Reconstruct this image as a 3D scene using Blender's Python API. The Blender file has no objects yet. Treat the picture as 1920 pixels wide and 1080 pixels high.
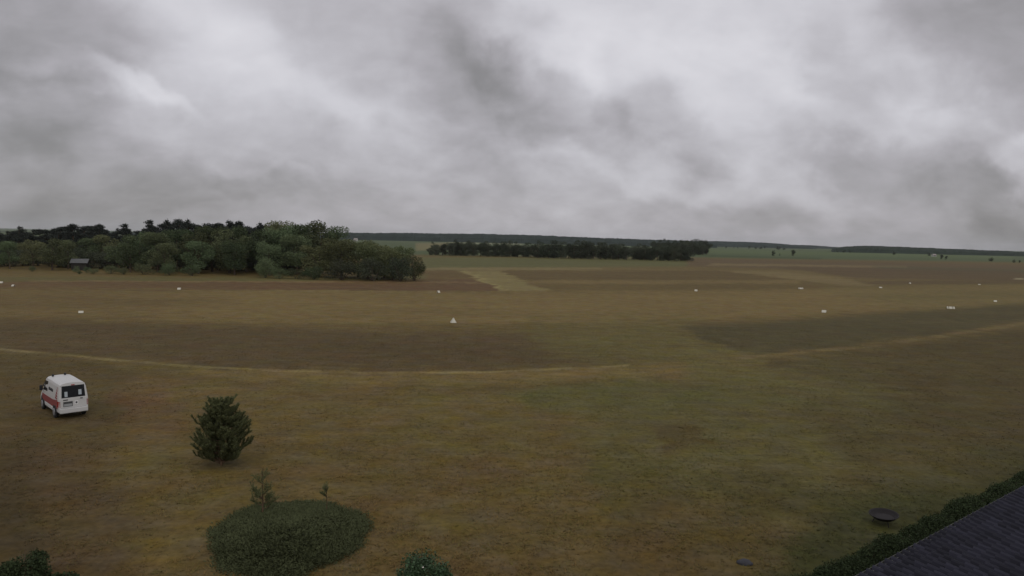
import bpy, bmesh, math, random
import numpy as np
from mathutils import Vector, Matrix, Euler

random.seed(7); rng = np.random.default_rng(7)
S = bpy.context.scene
COL = S.collection
R = math.radians

# ------------------------------------------------------------------ camera
F = 1350.0                      # focal length in pixels of a 1920 px wide picture
CAMH = 11.0                     # the camera looks out from a tower
PITCH, ROLL = R(3.87), R(1.28)
cam_d = bpy.data.cameras.new('camera'); cam = bpy.data.objects.new('camera', cam_d); COL.objects.link(cam)
cam_d.sensor_width = 36.0; cam_d.lens = 36.0 * F / 1920.0
cam_d.clip_start = 0.1; cam_d.clip_end = 60000
RM = Matrix.Rotation(math.pi/2 - PITCH, 3, 'X') @ Matrix.Rotation(ROLL, 3, 'Z')
cam.matrix_world = Matrix.Translation((0, 0, CAMH)) @ RM.to_4x4()
S.camera = cam
RMn = np.array(RM)

# ------------------------------------------------------------------ light, exposure
SUN_EL, SUN_AZ = R(42), R(160)          # azimuth clockwise from +Y (view direction): sun behind the camera, veiled
sd = bpy.data.lights.new('sun', 'SUN'); sun = bpy.data.objects.new('sun', sd); COL.objects.link(sun)
sd.energy = 0.6; sd.angle = R(40); sd.color = (1.0, 0.965, 0.9)
sdir = Vector((math.sin(SUN_AZ)*math.cos(SUN_EL), math.cos(SUN_AZ)*math.cos(SUN_EL), math.sin(SUN_EL)))
sun.rotation_euler = (-sdir).to_track_quat('-Z', 'Y').to_euler()
S.view_settings.view_transform = 'Standard'; S.view_settings.look = 'None'
S.view_settings.exposure = 0.0; S.view_settings.gamma = 1.0; S.view_settings.use_curve_mapping = False
S.render.engine = 'CYCLES'
S.cycles.use_denoising = True
S.cycles.max_bounces = 6; S.cycles.volume_bounces = 1; S.cycles.transparent_max_bounces = 8
S.cycles.sample_clamp_indirect = 4.0

# ------------------------------------------------------------------ picture <-> place
def ray(u, v):
    d = RM @ Vector(((u-960)/F, -(v-540)/F, -1.0)); return d.normalized()
def at(u, v, z=0.0):
    d = ray(u, v); t = (z-CAMH)/d.z
    return Vector((d.x*t, d.y*t, z))
def at_dist(u, D):
    """ground point in the column of pixel u at forward distance D"""
    # solve v so that the y of the ground point is D (horizon tilts with u)
    lo, hi = 460.0, 3000.0
    hz = 448.6 + 0.0223*(u-960)
    lo = hz + 0.5
    for _ in range(60):
        m = 0.5*(lo+hi)
        if at(u, m).y > D: lo = m
        else: hi = m
    return at(u, m)
def px_of(x, y, z=0.0):
    P = np.stack([np.asarray(x, float), np.asarray(y, float), np.asarray(z, float) - CAMH + 0*np.asarray(x, float)], -1)
    L = P @ RMn
    w = np.maximum(-L[..., 2], 1e-3)
    return 960 + F*L[..., 0]/w, 540 - F*L[..., 1]/w, -L[..., 2]
def height_px(p, vtop, u=None):
    """height of a thing standing at ground point p whose top is at picture row vtop"""
    D = p.y; uu, vb, _ = px_of(p.x, p.y, 0)
    lo, hi = 0.0, 80.0
    for _ in range(50):
        m = 0.5*(lo+hi)
        if px_of(p.x, p.y, m)[1] > vtop: lo = m
        else: hi = m
    return m

# ------------------------------------------------------------------ sky
W = bpy.data.worlds.new('World'); S.world = W; W.use_nodes = True
nt = W.node_tree; nt.nodes.clear(); N = nt.nodes.new; L = nt.links.new
out = N('ShaderNodeOutputWorld')
def math_n(op, a, b=None, c=None, tree=None):
    n = (tree or nt).nodes.new('ShaderNodeMath'); n.operation = op
    for i, v in enumerate((a, b, c)):
        if v is None: continue
        if isinstance(v, (int, float)): n.inputs[i].default_value = v
        else: (tree or nt).links.new(v, n.inputs[i])
    return n.outputs[0]
tc = N('ShaderNodeTexCoord'); DIR = tc.outputs['Generated']
sep = N('ShaderNodeSeparateXYZ'); L(DIR, sep.inputs[0])
den = math_n('ADD', math_n('MAXIMUM', sep.outputs[2], 0.0), 0.55)
cx = math_n('DIVIDE', sep.outputs[0], den); cy = math_n('DIVIDE', sep.outputs[1], den)
comb = N('ShaderNodeCombineXYZ'); L(cx, comb.inputs[0]); L(cy, comb.inputs[1])
def sky_noise(scale, detail, rough, rotz, stretch, off, dist=0.0):
    mp = N('ShaderNodeMapping'); mp.inputs['Rotation'].default_value = (0, 0, rotz)
    mp.inputs['Scale'].default_value = (1, stretch, 1); mp.inputs['Location'].default_value = off
    L(comb.outputs[0], mp.inputs[0])
    n = N('ShaderNodeTexNoise'); n.inputs['Scale'].default_value = scale; n.inputs['Detail'].default_value = detail
    n.inputs['Roughness'].default_value = rough; n.inputs['Distortion'].default_value = dist
    L(mp.outputs[0], n.inputs['Vector']); return n.outputs['Fac']
STK = R(-35)
n1 = sky_noise(1.5, 3.0, 0.45, STK, 1.3, (3.1, 1.7, 0), 0.2)
n2 = sky_noise(4.2, 5.0, 0.55, STK, 1.3, (9.4, 4.2, 2.0), 0.35)
n3 = sky_noise(12.0, 5.0, 0.55, STK, 1.2, (1.4, 7.7, 4.0), 0.3)
V = math_n('ADD', 0.47, math_n('MULTIPLY', math_n('SUBTRACT', n1, 0.5), 0.24))
V = math_n('ADD', V, math_n('MULTIPLY', math_n('SUBTRACT', n2, 0.5), 0.36))
V = math_n('ADD', V, math_n('MULTIPLY', math_n('SUBTRACT', n3, 0.5), 0.20))
# an overcast sky grows brighter towards the zenith
el_mr = N('ShaderNodeMapRange'); el_mr.interpolation_type = 'SMOOTHSTEP'; L(sep.outputs[2], el_mr.inputs['Value'])
el_mr.inputs['From Min'].default_value = -0.02; el_mr.inputs['From Max'].default_value = 0.26
el_mr.inputs['To Min'].default_value = -0.02; el_mr.inputs['To Max'].default_value = 0.24
V = math_n('ADD', V, el_mr.outputs['Result'])
# warped direction for the larger cloud masses
wn = N('ShaderNodeTexNoise'); wn.inputs['Scale'].default_value = 8.0; wn.inputs['Detail'].default_value = 6.0; L(DIR, wn.inputs['Vector'])
ws = N('ShaderNodeVectorMath'); ws.operation = 'SUBTRACT'; L(wn.outputs['Color'], ws.inputs[0]); ws.inputs[1].default_value = (.5, .5, .5)
wm = N('ShaderNodeVectorMath'); wm.operation = 'SCALE'; L(ws.outputs[0], wm.inputs[0]); wm.inputs['Scale'].default_value = 0.17
wa = N('ShaderNodeVectorMath'); wa.operation = 'ADD'; L(DIR, wa.inputs[0]); L(wm.outputs[0], wa.inputs[1])
WD = wa.outputs[0]
# cloud masses, the dark corner ones imitating lens vignetting: u, v, half width, half height (picture pixels), tilt (deg, + falls to the right), amount
CLOUDS_VIGNETTE = [
 (760, 90, 260, 110, 25, -.17), (880, 160, 120, 80, 35, -.10), (300, 240, 420, 90, 4, -.04),
 (60, 215, 170, 100, 0, -.18), (60, 390, 420, 120, 0, -.20), (10, 40, 250, 130, -10, -.30),
 (470, 340, 330, 70, 6, -.04), (620, 290, 200, 45, 8, -.07), (215, 165, 170, 30, 14, .11), (300, 190, 90, 20, 14, .07),
 (470, 60, 110, 80, 60, .08), (1030, 90, 80, 130, -10, .04), (1200, 130, 260, 100, 15, .09), (900, 250, 240, 90, 5, .07),
 (1055, 212, 150, 62, 28, -.20), (1235, 225, 120, 70, 25, -.21), (900, 45, 140, 90, 20, -.17), (880, 300, 160, 40, 8, -.12), (470, 345, 120, 26, 10, -.08), (130, 160, 130, 40, 10, .10), (1580, 140, 110, 50, 40, -.12), (1480, 245, 170, 50, 15, -.05),
 (1690, 325, 200, 42, 17, -.10), (1880, 340, 130, 110, 35, -.09), (1880, 300, 50, 40, 0, .16), (1880, 60, 260, 140, 30, -.30),
 (1250, 320, 260, 50, 6, .10), (1400, 60, 120, 60, 0, .06), (1620, 220, 200, 60, 20, .06), (1000, 285, 200, 40, 5, -.07),
 (1300, 400, 500, 35, 3, -.04), (1700, 420, 400, 50, 3, -.04), (1600, 20, 200, 50, 0, -.05),
]
for (u, v, hw, hh, tilt, amp) in CLOUDS_VIGNETTE:
    c = ray(u, v)
    right = Vector((0, 0, 1)).cross(c).normalized() * -1; up = right.cross(c).normalized()
    if up.z < 0: up = -up
    t = R(-tilt) - ROLL
    e1 = right*math.cos(t) + up*math.sin(t); e2 = -right*math.sin(t) + up*math.cos(t)
    M3 = Matrix((e1, e2, e1.cross(e2))).transposed()
    mp = N('ShaderNodeMapping'); mp.vector_type = 'TEXTURE'
    mp.inputs['Location'].default_value = c; mp.inputs['Rotation'].default_value = M3.to_euler('XYZ')
    k = 1.5*math.cos(math.atan(math.hypot(u-960, v-540)/F))**1.5
    mp.inputs['Scale'].default_value = (hw/F*k, hh/F*k, 0.6)
    L(WD, mp.inputs[0])
    ln = N('ShaderNodeVectorMath'); ln.operation = 'LENGTH'; L(mp.outputs[0], ln.inputs[0])
    mr = N('ShaderNodeMapRange'); mr.interpolation_type = 'SMOOTHSTEP'; L(ln.outputs['Value'], mr.inputs['Value'])
    mr.inputs['From Min'].default_value = 0.35; mr.inputs['From Max'].default_value = 1.0
    mr.inputs['To Min'].default_value = amp; mr.inputs['To Max'].default_value = 0.0
    V = math_n('ADD', V, mr.outputs['Result'])
ramp = N('ShaderNodeValToRGB'); L(V, ramp.inputs[0])
el = ramp.color_ramp.elements
el[0].position = 0.05; el[0].color = (.150, .145, .147, 1)
el[1].position = 0.95; el[1].color = (.80, .79, .83, 1)
e = el.new(0.25); e.color = (.265, .257, .262, 1)
e = el.new(0.45); e.color = (.418, .402, .428, 1)
e = el.new(0.70); e.color = (.625, .615, .655, 1)
bgc = N('ShaderNodeBackground'); L(ramp.outputs[0], bgc.inputs[0]); bgc.inputs[1].default_value = 1.0
sky = N('ShaderNodeTexSky'); sky.sky_type = 'NISHITA'; sky.sun_disc = False
sky.sun_elevation = SUN_EL; sky.sun_rotation = SUN_AZ
bgs = N('ShaderNodeBackground'); L(sky.outputs[0], bgs.inputs[0]); bgs.inputs[1].default_value = 0.06
mix = N('ShaderNodeMixShader'); mix.inputs[0].default_value = 0.94
L(bgs.outputs[0], mix.inputs[1]); L(bgc.outputs[0], mix.inputs[2]); L(mix.outputs[0], out.inputs[0])
W.cycles.sampling_method = 'MANUAL'; W.cycles.sample_map_resolution = 512

# ------------------------------------------------------------------ helpers
def srgb(r, g, b):
    f = lambda c: (c/255/12.92) if c/255 <= .04045 else ((c/255+.055)/1.055)**2.4
    return (f(r), f(g), f(b))
def mat(name, col, rough=0.8, metal=0.0, spec=0.3, noise=0.0, nscale=8.0, bump=0.0, isl=0.0, objr=0.0, transl=0.0, hue=0.0):
    m = bpy.data.materials.new(name); m.use_nodes = True
    t = m.node_tree; b = t.nodes['Principled BSDF']; o = t.nodes['Material Output']
    b.inputs['Roughness'].default_value = rough; b.inputs['Metallic'].default_value = metal
    b.inputs['Specular IOR Level'].default_value = spec
    b.inputs['Base Color'].default_value = (*col, 1)
    hs = t.nodes.new('ShaderNodeHueSaturation'); hs.inputs['Color'].default_value = (*col, 1)
    val = 1.0
    def rnd(v, a):   # 1 + (v-.5)*2a
        return math_n('ADD', 1.0-a, math_n('MULTIPLY', v, 2*a, tree=t), tree=t)
    if noise:
        tcn = t.nodes.new('ShaderNodeTexCoord'); nn = t.nodes.new('ShaderNodeTexNoise')
        nn.inputs['Scale'].default_value = nscale; nn.inputs['Detail'].default_value = 4
        t.links.new(tcn.outputs['Object'], nn.inputs['Vector'])
        val = rnd(nn.outputs['Fac'], noise)
        if bump:
            bm_ = t.nodes.new('ShaderNodeBump'); bm_.inputs['Strength'].default_value = bump; bm_.inputs['Distance'].default_value = 0.02
            t.links.new(nn.outputs['Fac'], bm_.inputs['Height']); t.links.new(bm_.outputs[0], b.inputs['Normal'])
    if isl:
        g = t.nodes.new('ShaderNodeNewGeometry')
        val = math_n('MULTIPLY', val, rnd(g.outputs['Random Per Island'], isl), tree=t)
    if objr:
        oi = t.nodes.new('ShaderNodeObjectInfo')
        val = math_n('MULTIPLY', val, rnd(oi.outputs['Random'], objr), tree=t)
        if hue:
            h = math_n('ADD', 0.5-hue, math_n('MULTIPLY', math_n('FRACT', math_n('MULTIPLY', oi.outputs['Random'], 7.31, tree=t), tree=t), 2*hue, tree=t), tree=t)
            t.links.new(h, hs.inputs['Hue'])
    if not isinstance(val, float): t.links.new(val, hs.inputs['Value'])
    t.links.new(hs.outputs[0], b.inputs['Base Color'])
    if transl:
        tr = t.nodes.new('ShaderNodeBsdfTranslucent'); t.links.new(hs.outputs[0], tr.inputs[0])
        mx = t.nodes.new('ShaderNodeMixShader'); mx.inputs[0].default_value = transl
        t.links.new(b.outputs[0], mx.inputs[1]); t.links.new(tr.outputs[0], mx.inputs[2]); t.links.new(mx.outputs[0], o.inputs[0])
    return m

def mesh_obj(name, verts, faces, material, parent=None, smooth=False):
    me = bpy.data.meshes.new(name)
    me.from_pydata([tuple(v) for v in verts], [], [tuple(f) for f in faces]); me.update()
    if material: me.materials.append(material)
    if smooth: me.polygons.foreach_set('use_smooth', [True]*len(me.polygons))
    o = bpy.data.objects.new(name, me); COL.objects.link(o)
    if parent: o.parent = parent
    return o
def quads_mesh(name, V4, material):
    """V4: (n,4,3) array of loose quads -> mesh"""
    n = len(V4); me = bpy.data.meshes.new(name)
    me.vertices.add(n*4); me.vertices.foreach_set('co', V4.reshape(-1).astype(np.float32))
    me.loops.add(n*4); me.loops.foreach_set('vertex_index', np.arange(n*4, dtype=np.int32))
    me.polygons.add(n); me.polygons.foreach_set('loop_start', np.arange(0, n*4, 4, dtype=np.int32))
    me.polygons.foreach_set('loop_total', np.full(n, 4, dtype=np.int32)); me.update(calc_edges=True)
    me.materials.append(material); return me
def tris_mesh(name, V3, material):
    n = len(V3); me = bpy.data.meshes.new(name)
    me.vertices.add(n*3); me.vertices.foreach_set('co', V3.reshape(-1).astype(np.float32))
    me.loops.add(n*3); me.loops.foreach_set('vertex_index', np.arange(n*3, dtype=np.int32))
    me.polygons.add(n); me.polygons.foreach_set('loop_start', np.arange(0, n*3, 3, dtype=np.int32))
    me.polygons.foreach_set('loop_total', np.full(n, 3, dtype=np.int32)); me.update(calc_edges=True)
    me.materials.append(material); return me
def link(name, me, parent=None):
    o = bpy.data.objects.new(name, me); COL.objects.link(o)
    if parent: o.parent = parent
    return o
def empty(name, loc, rz=0.0, sc=1.0):
    o = bpy.data.objects.new(name, None); COL.objects.link(o); o.empty_display_size = .3
    o.location = loc; o.rotation_euler = (0, 0, rz); o.scale = (sc, sc, sc) if isinstance(sc, (int, float)) else sc
    return o
def tag(o, label=None, cat=None, group=None, kind=None):
    if label: o['label'] = label
    if cat: o['category'] = cat
    if group: o['group'] = group
    if kind: o['kind'] = kind
    return o
def box(bm, c, s, rot=None):
    m = Matrix.Translation(c) @ (rot.to_4x4() if rot else Matrix.Identity(4)) @ Matrix.Diagonal((*s, 1))
    bmesh.ops.create_cube(bm, size=1.0, matrix=m)
def bm_obj(name, bm, material, parent=None, bevel=0.0, smooth=False):
    if bevel: bmesh.ops.bevel(bm, geom=bm.edges[:], offset=bevel, segments=2, affect='EDGES', profile=.6)
    bmesh.ops.recalc_face_normals(bm, faces=bm.faces[:])
    me = bpy.data.meshes.new(name); bm.to_mesh(me); bm.free()
    if material: me.materials.append(material)
    if smooth: me.polygons.foreach_set('use_smooth', [True]*len(me.polygons))
    return link(name, me, parent)
def tube(path, radii, sides=6):
    """verts, faces of a tapered tube along a list of points"""
    vs, fs = [], []
    for i, (p, r) in enumerate(zip(path, radii)):
        p = Vector(p)
        d = (Vector(path[min(i+1, len(path)-1)]) - Vector(path[max(i-1, 0)])).normalized()
        a = d.orthogonal().normalized() if abs(d.z) < .9 else Vector((1, 0, 0)); a = (a - d*a.dot(d)).normalized(); b = d.cross(a)
        for k in range(sides):
            t = 2*math.pi*k/sides; vs.append(p + a*r*math.cos(t) + b*r*math.sin(t))
    for i in range(len(path)-1):
        for k in range(sides):
            a0 = i*sides+k; a1 = i*sides+(k+1) % sides
            fs.append((a0, a1, a1+sides, a0+sides))
    fs.append(tuple(range((len(path)-1)*sides, len(path)*sides)))
    return vs, fs
def unit(n, g=rng):
    v = g.normal(size=(n, 3)); return v/np.linalg.norm(v, axis=1, keepdims=True)
_tab = np.random.default_rng(3).random((256, 256))
def vnoise(x, y):
    xi = np.floor(x).astype(int); yi = np.floor(y).astype(int); fx = x-xi; fy = y-yi
    fx = fx*fx*(3-2*fx); fy = fy*fy*(3-2*fy)
    t = lambda a, b: _tab[a % 256, b % 256]
    return (t(xi, yi)*(1-fx)+t(xi+1, yi)*fx)*(1-fy) + (t(xi, yi+1)*(1-fx)+t(xi+1, yi+1)*fx)*fy
def fbm(x, y, o=4):
    s = 0; a = .5
    for i in range(o): s = s + a*vnoise(x*2**i+17.3*i, y*2**i+5.1*i); a *= .5
    return s/(1-.5**o)

# ------------------------------------------------------------------ ground
KG = 0.70        # light that reaches level ground; turns picture tones of the turf into albedo
AREAS = [  # (polygon in picture coordinates, tone, edge softness px, strength)
 ([(-900,400),(2900,470),(2900,512),(1920,492),(1290,483),(790,478),(-900,470)], (66,73,53), 3, 1),
 ([(780,456),(840,455),(838,468),(780,470)], (98,90,68), 2, .9),
 ([(840,452),(980,456),(980,459),(840,457)], (104,102,84), 1.5, .8),
 ([(1300,466),(1900,480),(1900,486),(1300,474)], (74,82,56), 3, .7),
 ([(1330,478),(1540,484),(1540,487),(1330,481)], (52,60,40), 1.5, .7),
 ([(790,482),(1290,484),(1290,500),(790,503)], (78,75,50), 3, 1),
 ([(1290,484),(1920,496),(2500,508),(2500,530),(1920,519),(1290,499)], (80,66,50), 4, 1),
 ([(1330,494),(1700,499),(1700,502),(1330,498)], (100,86,64), 1.5, .8),
 ([(1640,500),(1990,508),(1990,518),(1700,512)], (64,64,48), 5, .8),
 ([(800,502),(1130,502),(1130,505.5),(800,507)], (104,92,68), 2, .8),
 ([(1130,500),(1700,512),(2000,522),(2000,530),(1600,524),(1130,507)], (92,78,54), 4, .6),
 ([(931,509),(1372,507),(1500,523),(1380,527),(985,526)], (80,66,44), 2, 1),
 ([(985,526),(1500,525),(1500,532),(985,532)], (98,82,56), 2, .7),
 ([(1005,533),(1500,532),(1620,536),(1560,542),(1200,546),(1010,545)], (82,68,44), 2.5, .9),
 ([(1347,507),(1460,509),(1570,520),(1650,536),(1580,535),(1497,525)], (98,84,60), 2, .95),
 ([(1440,499),(1900,508),(1990,522),(1930,527),(1600,522),(1550,514)], (76,62,46), 3, .9),
 ([(1600,528),(1920,524),(2300,520),(2300,528),(1920,532),(1640,534)], (74,60,44), 2, .8),
 ([(780,507),(866,507),(905,526),(780,528)], (84,68,46), 2, .9),
 ([(-900,519),(560,520),(800,515),(800,522),(560,528),(-900,528)], (80,74,48), 3, .8),
 ([(-900,528),(560,528),(905,524),(948,545),(820,546),(300,542),(-900,540)], (82,63,46), 2, 1),
 ([(60,526.5),(900,528.5),(900,530.5),(60,528.5)], (108,90,66), 1.2, .7),
 ([(862,507),(931,508),(1024,545),(945,546)], (104,92,64), 2, .95),
 ([(866,507),(876,508),(952,545),(940,545)], (124,112,78), 2, .7),
 ([(931,508),(938,509),(985,526),(978,526)], (124,112,78), 2, .6),
 ([(350,543.5),(825,546),(825,548),(350,545)], (112,97,68), 1.2, .8),
 ([(-900,540),(300,543),(820,548),(1200,546),(1560,543),(1960,534),(2400,530),(2400,560),(1920,570),(1300,600),(960,606),(400,604),(-900,580)], (97,81,54), 6, 1),
 ([(-900,540),(250,543),(420,560),(250,590),(-900,580)], (84,69,46), 30, .9),
 ([(1560,545),(2300,532),(2300,560),(1700,578)], (86,76,50), 20, .7),
 ([(-900,586),(150,600),(400,612),(700,618),(1000,622),(1150,640),(1150,686),(900,698),(700,699),(500,694),(350,686),(150,668),(0,655),(-900,590)], (74,61,43), 11, 1),
 ([(1000,606),(1300,602),(1420,655),(1300,690),(1100,690),(1020,650)], (82,73,46), 34, .9),
 ([(1290,612),(1500,600),(1700,586),(1920,569),(2500,520),(2500,560),(1920,604),(1700,636),(1430,666),(1370,648)], (68,60,41), 7, 1),
 ([(350,690),(700,702),(1100,694),(1400,672),(1400,705),(700,722),(350,705)], (98,82,54), 8, .8),
 ([(1430,672),(1700,646),(1920,614),(2500,560),(2500,900),(1920,900),(1560,740)], (68,58,38), 14, .95),
 ([(-900,600),(0,660),(200,678),(260,760),(200,800),(-900,800)], (72,60,40), 14, .8),
 ([(940,735),(1100,716),(1400,720),(1480,752),(1250,775),(1000,765)], (75,72,43), 16, .85),
 ([(1060,760),(1400,690),(1640,700),(1720,900),(1400,960),(1120,930)], (78,71,46), 60, .85),
 ([(1280,670),(1430,675),(1470,720),(1280,722)], (82,74,46), 14, .7),
 ([(165,965),(190,965),(216,1025),(192,1032)], (96,78,60), 9, .6),
 ([(300,735),(420,730),(430,745),(310,752)], (96,78,54), 8, .5),
 ([(760,740),(960,730),(990,840),(780,850)], (86,75,47), 40, .5),
 ([(600,880),(1000,870),(1040,1000),(640,1000)], (82,67,45), 50, .5),
 ([(1220,800),(1330,795),(1350,830),(1250,850)], (70,58,37), 12, .8),
 ([(1500,760),(1900,770),(1900,890),(1600,900)], (70,61,40), 40, .8),
 ([(1090,860),(1240,870),(1260,960),(1110,960)], (74,66,40), 26, .8),
 ([(1290,900),(1500,880),(1540,960),(1380,985)], (64,58,37), 24, .8),
 ([(1540,930),(1900,860),(2200,900),(1900,1200),(1380,1200),(1480,1010)], (55,54,34), 60, .95),
 ([(1120,960),(1420,940),(1480,1010),(1400,1200),(1100,1200)], (75,63,41), 50, .8),
 ([(200,720),(330,720),(360,800),(230,820)], (86,64,48), 24, .6),
 ([(-400,800),(200,800),(330,1300),(-400,1300)], (70,56,40), 60, .8),
 ([(-400,840),(60,830),(90,1300),(-400,1300)], (60,50,34), 30, .7),  # dark bottom left corner, lens vignetting put into the turf tone
 ([(330,1010),(1300,1020),(1300,1400),(330,1400)], (80,64,43), 40, .6),
 ([(380,850),(470,850),(480,880),(370,880)], (68,58,40), 10, .5),  # young pine's base shadow and darker grass, painted into the turf
]
LINES = [  # polylines in picture coordinates, half width px, tone, strength
 ([(-300,620),(0,655),(150,668),(350,686),(500,694),(700,699),(900,698),(1100,690),(1180,684)], 1.6, (118,104,74), .75),
 ([(1380,672),(1430,668),(1600,651),(1750,632),(1920,607),(2300,560)], 3.2, (94,80,55), .85),
 ([(1900,523),(2000,521)], 1.2, (150,140,120), .7),
 ([(640,541),(960,545)], 1.0, (70,52,38), .6),
 ([(0,540),(330,545)], 1.2, (80,62,44), .5),
]
def poly_sd(px, py, P):
    P = np.array(P, float); n = len(P); d = np.full(px.shape, 1e9); ins = np.zeros(px.shape, bool)
    for i in range(n):
        a = P[i]; b = P[(i+1) % n]; e = b-a
        wx = px-a[0]; wy = py-a[1]; t = np.clip((wx*e[0]+wy*e[1])/(e@e), 0, 1)
        d = np.minimum(d, np.hypot(wx-e[0]*t, wy-e[1]*t))
        c = ((a[1] > py) != (b[1] > py)) & (px < (b[0]-a[0])*(py-a[1])/((b[1]-a[1]) or 1e-9)+a[0])
        ins ^= c
    return np.where(ins, -d, d)
def line_d(px, py, P):
    P = np.array(P, float); d = np.full(px.shape, 1e9)
    for a, b in zip(P[:-1], P[1:]):
        e = b-a; wx = px-a[0]; wy = py-a[1]; t = np.clip((wx*e[0]+wy*e[1])/(e@e), 0, 1)
        d = np.minimum(d, np.hypot(wx-e[0]*t, wy-e[1]*t))
    return d
def ground_tone(x, y):
    px, py, w = px_of(x, y, 0)
    front = w > 2.0
    hz = 448.6+.0223*(px-960); dep = np.maximum(py-hz, .5)
    px0, py0 = px.copy(), py.copy()
    k = np.clip(dep/100, .05, 3)
    px = px + (fbm(x/6, y/6)-.5)*40*k + (fbm(x/1.3+9, y/1.3, 3)-.5)*24*k
    py = py + (fbm(x/6+40, y/6+7)-.5)*6*k + (fbm(x/1.3+3, y/1.3+5, 3)-.5)*5*k
    c = np.empty(x.shape+(3,)); c[:] = srgb(85, 71, 46)
    for P, tone, soft, st in AREAS:
        a = np.clip(.5-poly_sd(px, py, P)/(2*soft), 0, 1); a = a*a*(3-2*a)*st
        a = np.where(front, a, 0)[..., None]; c = c*(1-a)+np.array(srgb(*tone))*a
    for P, hw, tone, st in LINES:
        br = np.clip(fbm(x/2.0+3, y/2.0)*2.4-.5, .15, 1)
        a = np.clip(1.5-line_d(px0, py0+(fbm(x/5, y/5)-.5)*3, P)/hw, 0, 1)*st*br
        a = np.where(front, a, 0)[..., None]; c = c*(1-a)+np.array(srgb(*tone))*a
    return c/KG*np.array([.912, .945, .79])
def build_ground():
    rr = np.concatenate([np.linspace(1, 16, 12)[:-1], 16*1.0085**np.arange(350)]); rr = rr[rr < 300]
    rr = np.concatenate([rr, 300*1.025**np.arange(185)])
    az = np.concatenate([np.arange(-42, 42.01, .2), np.arange(46, 316, 6.)])*math.pi/180
    A, Rr = np.meshgrid(az, rr)
    x = Rr*np.sin(A); y = Rr*np.cos(A)
    z = (fbm(x/9, y/9, 3)-.5)*.10*np.clip(Rr/20, 0, 1)*np.clip(150/Rr, 0, 1)
    nr, na = x.shape
    verts = np.stack([x, y, z], -1).reshape(-1, 3)
    idx = np.arange(nr*na).reshape(nr, na); nx = np.roll(idx, -1, 1)
    q = np.stack([idx[:-1], idx[1:], nx[1:], nx[:-1]], -1).reshape(-1, 4)
    me = bpy.data.meshes.new('ground')
    c0 = len(verts); verts = np.vstack([verts, [[0, 0, 0]]])
    fan = np.stack([np.full(na, c0), idx[0], nx[0]], -1)
    me.vertices.add(len(verts)); me.vertices.foreach_set('co', verts.reshape(-1).astype(np.float32))
    lv = np.concatenate([q.reshape(-1), fan.reshape(-1)]).astype(np.int32)
    me.loops.add(len(lv)); me.loops.foreach_set('vertex_index', lv)
    ls = np.concatenate([np.arange(len(q))*4, len(q)*4+np.arange(na)*3]).astype(np.int32)
    me.polygons.add(len(ls)); me.polygons.foreach_set('loop_start', ls)
    me.polygons.foreach_set('loop_total', np.concatenate([np.full(len(q), 4), np.full(na, 3)]).astype(np.int32))
    me.update(calc_edges=True)
    me.polygons.foreach_set('use_smooth', [True]*len(me.polygons))
    col = ground_tone(verts[:, 0], verts[:, 1])
    at_ = me.color_attributes.new('turf', 'FLOAT_COLOR', 'POINT')
    at_.data.foreach_set('color', np.concatenate([col, np.ones((len(col), 1))], 1).reshape(-1).astype(np.float32))
    m = bpy.data.materials.new('dry_turf'); m.use_nodes = True; t = m.node_tree; b = t.nodes['Principled BSDF']
    b.inputs['Roughness'].default_value = .95; b.inputs['Specular IOR Level'].default_value = .1
    vc = t.nodes.new('ShaderNodeVertexColor'); vc.layer_name = 'turf'
    geo = t.nodes.new('ShaderNodeNewGeometry')
    def tn(scale, det, stretch=(1, 1, 1), ro=.6):
        mp = t.nodes.new('ShaderNodeMapping'); mp.inputs['Scale'].default_value = stretch; t.links.new(geo.outputs['Position'], mp.inputs[0])
        n = t.nodes.new('ShaderNodeTexNoise'); n.inputs['Scale'].default_value = scale; n.inputs['Detail'].default_value = det; n.inputs['Roughness'].default_value = ro
        t.links.new(mp.outputs[0], n.inputs['Vector']); return n.outputs['Fac']
    a = tn(3.5, 6); bb = tn(.45, 5); cc = tn(.08, 4, (.35, 1, 1)); dd = tn(1.3, 4, (.25, 1, 1))
    def mr(v, f0, f1, t0, t1):
        n = t.nodes.new('ShaderNodeMapRange'); t.links.new(v, n.inputs[0])
        for i, k in enumerate((f0, f1, t0, t1)): n.inputs[i+1].default_value = k
        return n.outputs[0]
    v = math_n('MULTIPLY', mr(a, .25, .75, .72, 1.28), mr(bb, .3, .7, .86, 1.14), tree=t)
    v = math_n('MULTIPLY', v, mr(cc, .3, .7, .9, 1.1), tree=t); v = math_n('MULTIPLY', v, mr(dd, .3, .7, .86, 1.14), tree=t)
    hs = t.nodes.new('ShaderNodeHueSaturation'); t.links.new(vc.outputs[0], hs.inputs['Color']); t.links.new(v, hs.inputs['Value'])
    t.links.new(mr(tn(.25, 5), .3, .7, .488, .516), hs.inputs['Hue'])
    t.links.new(mr(tn(.7, 3), .3, .7, .85, 1.15), hs.inputs['Saturation'])
    t.links.new(hs.outputs[0], b.inputs['Base Color'])
    bp = t.nodes.new('ShaderNodeBump'); bp.inputs['Strength'].default_value = .5; bp.inputs['Distance'].default_value = .05
    t.links.new(a, bp.inputs['Height']); t.links.new(bp.outputs[0], b.inputs['Normal'])
    me.materials.append(m)
    tag(link('ground', me), 'dry brown and green turf of the airfield reaching to the horizon', None, kind='structure')
build_ground()

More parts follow.
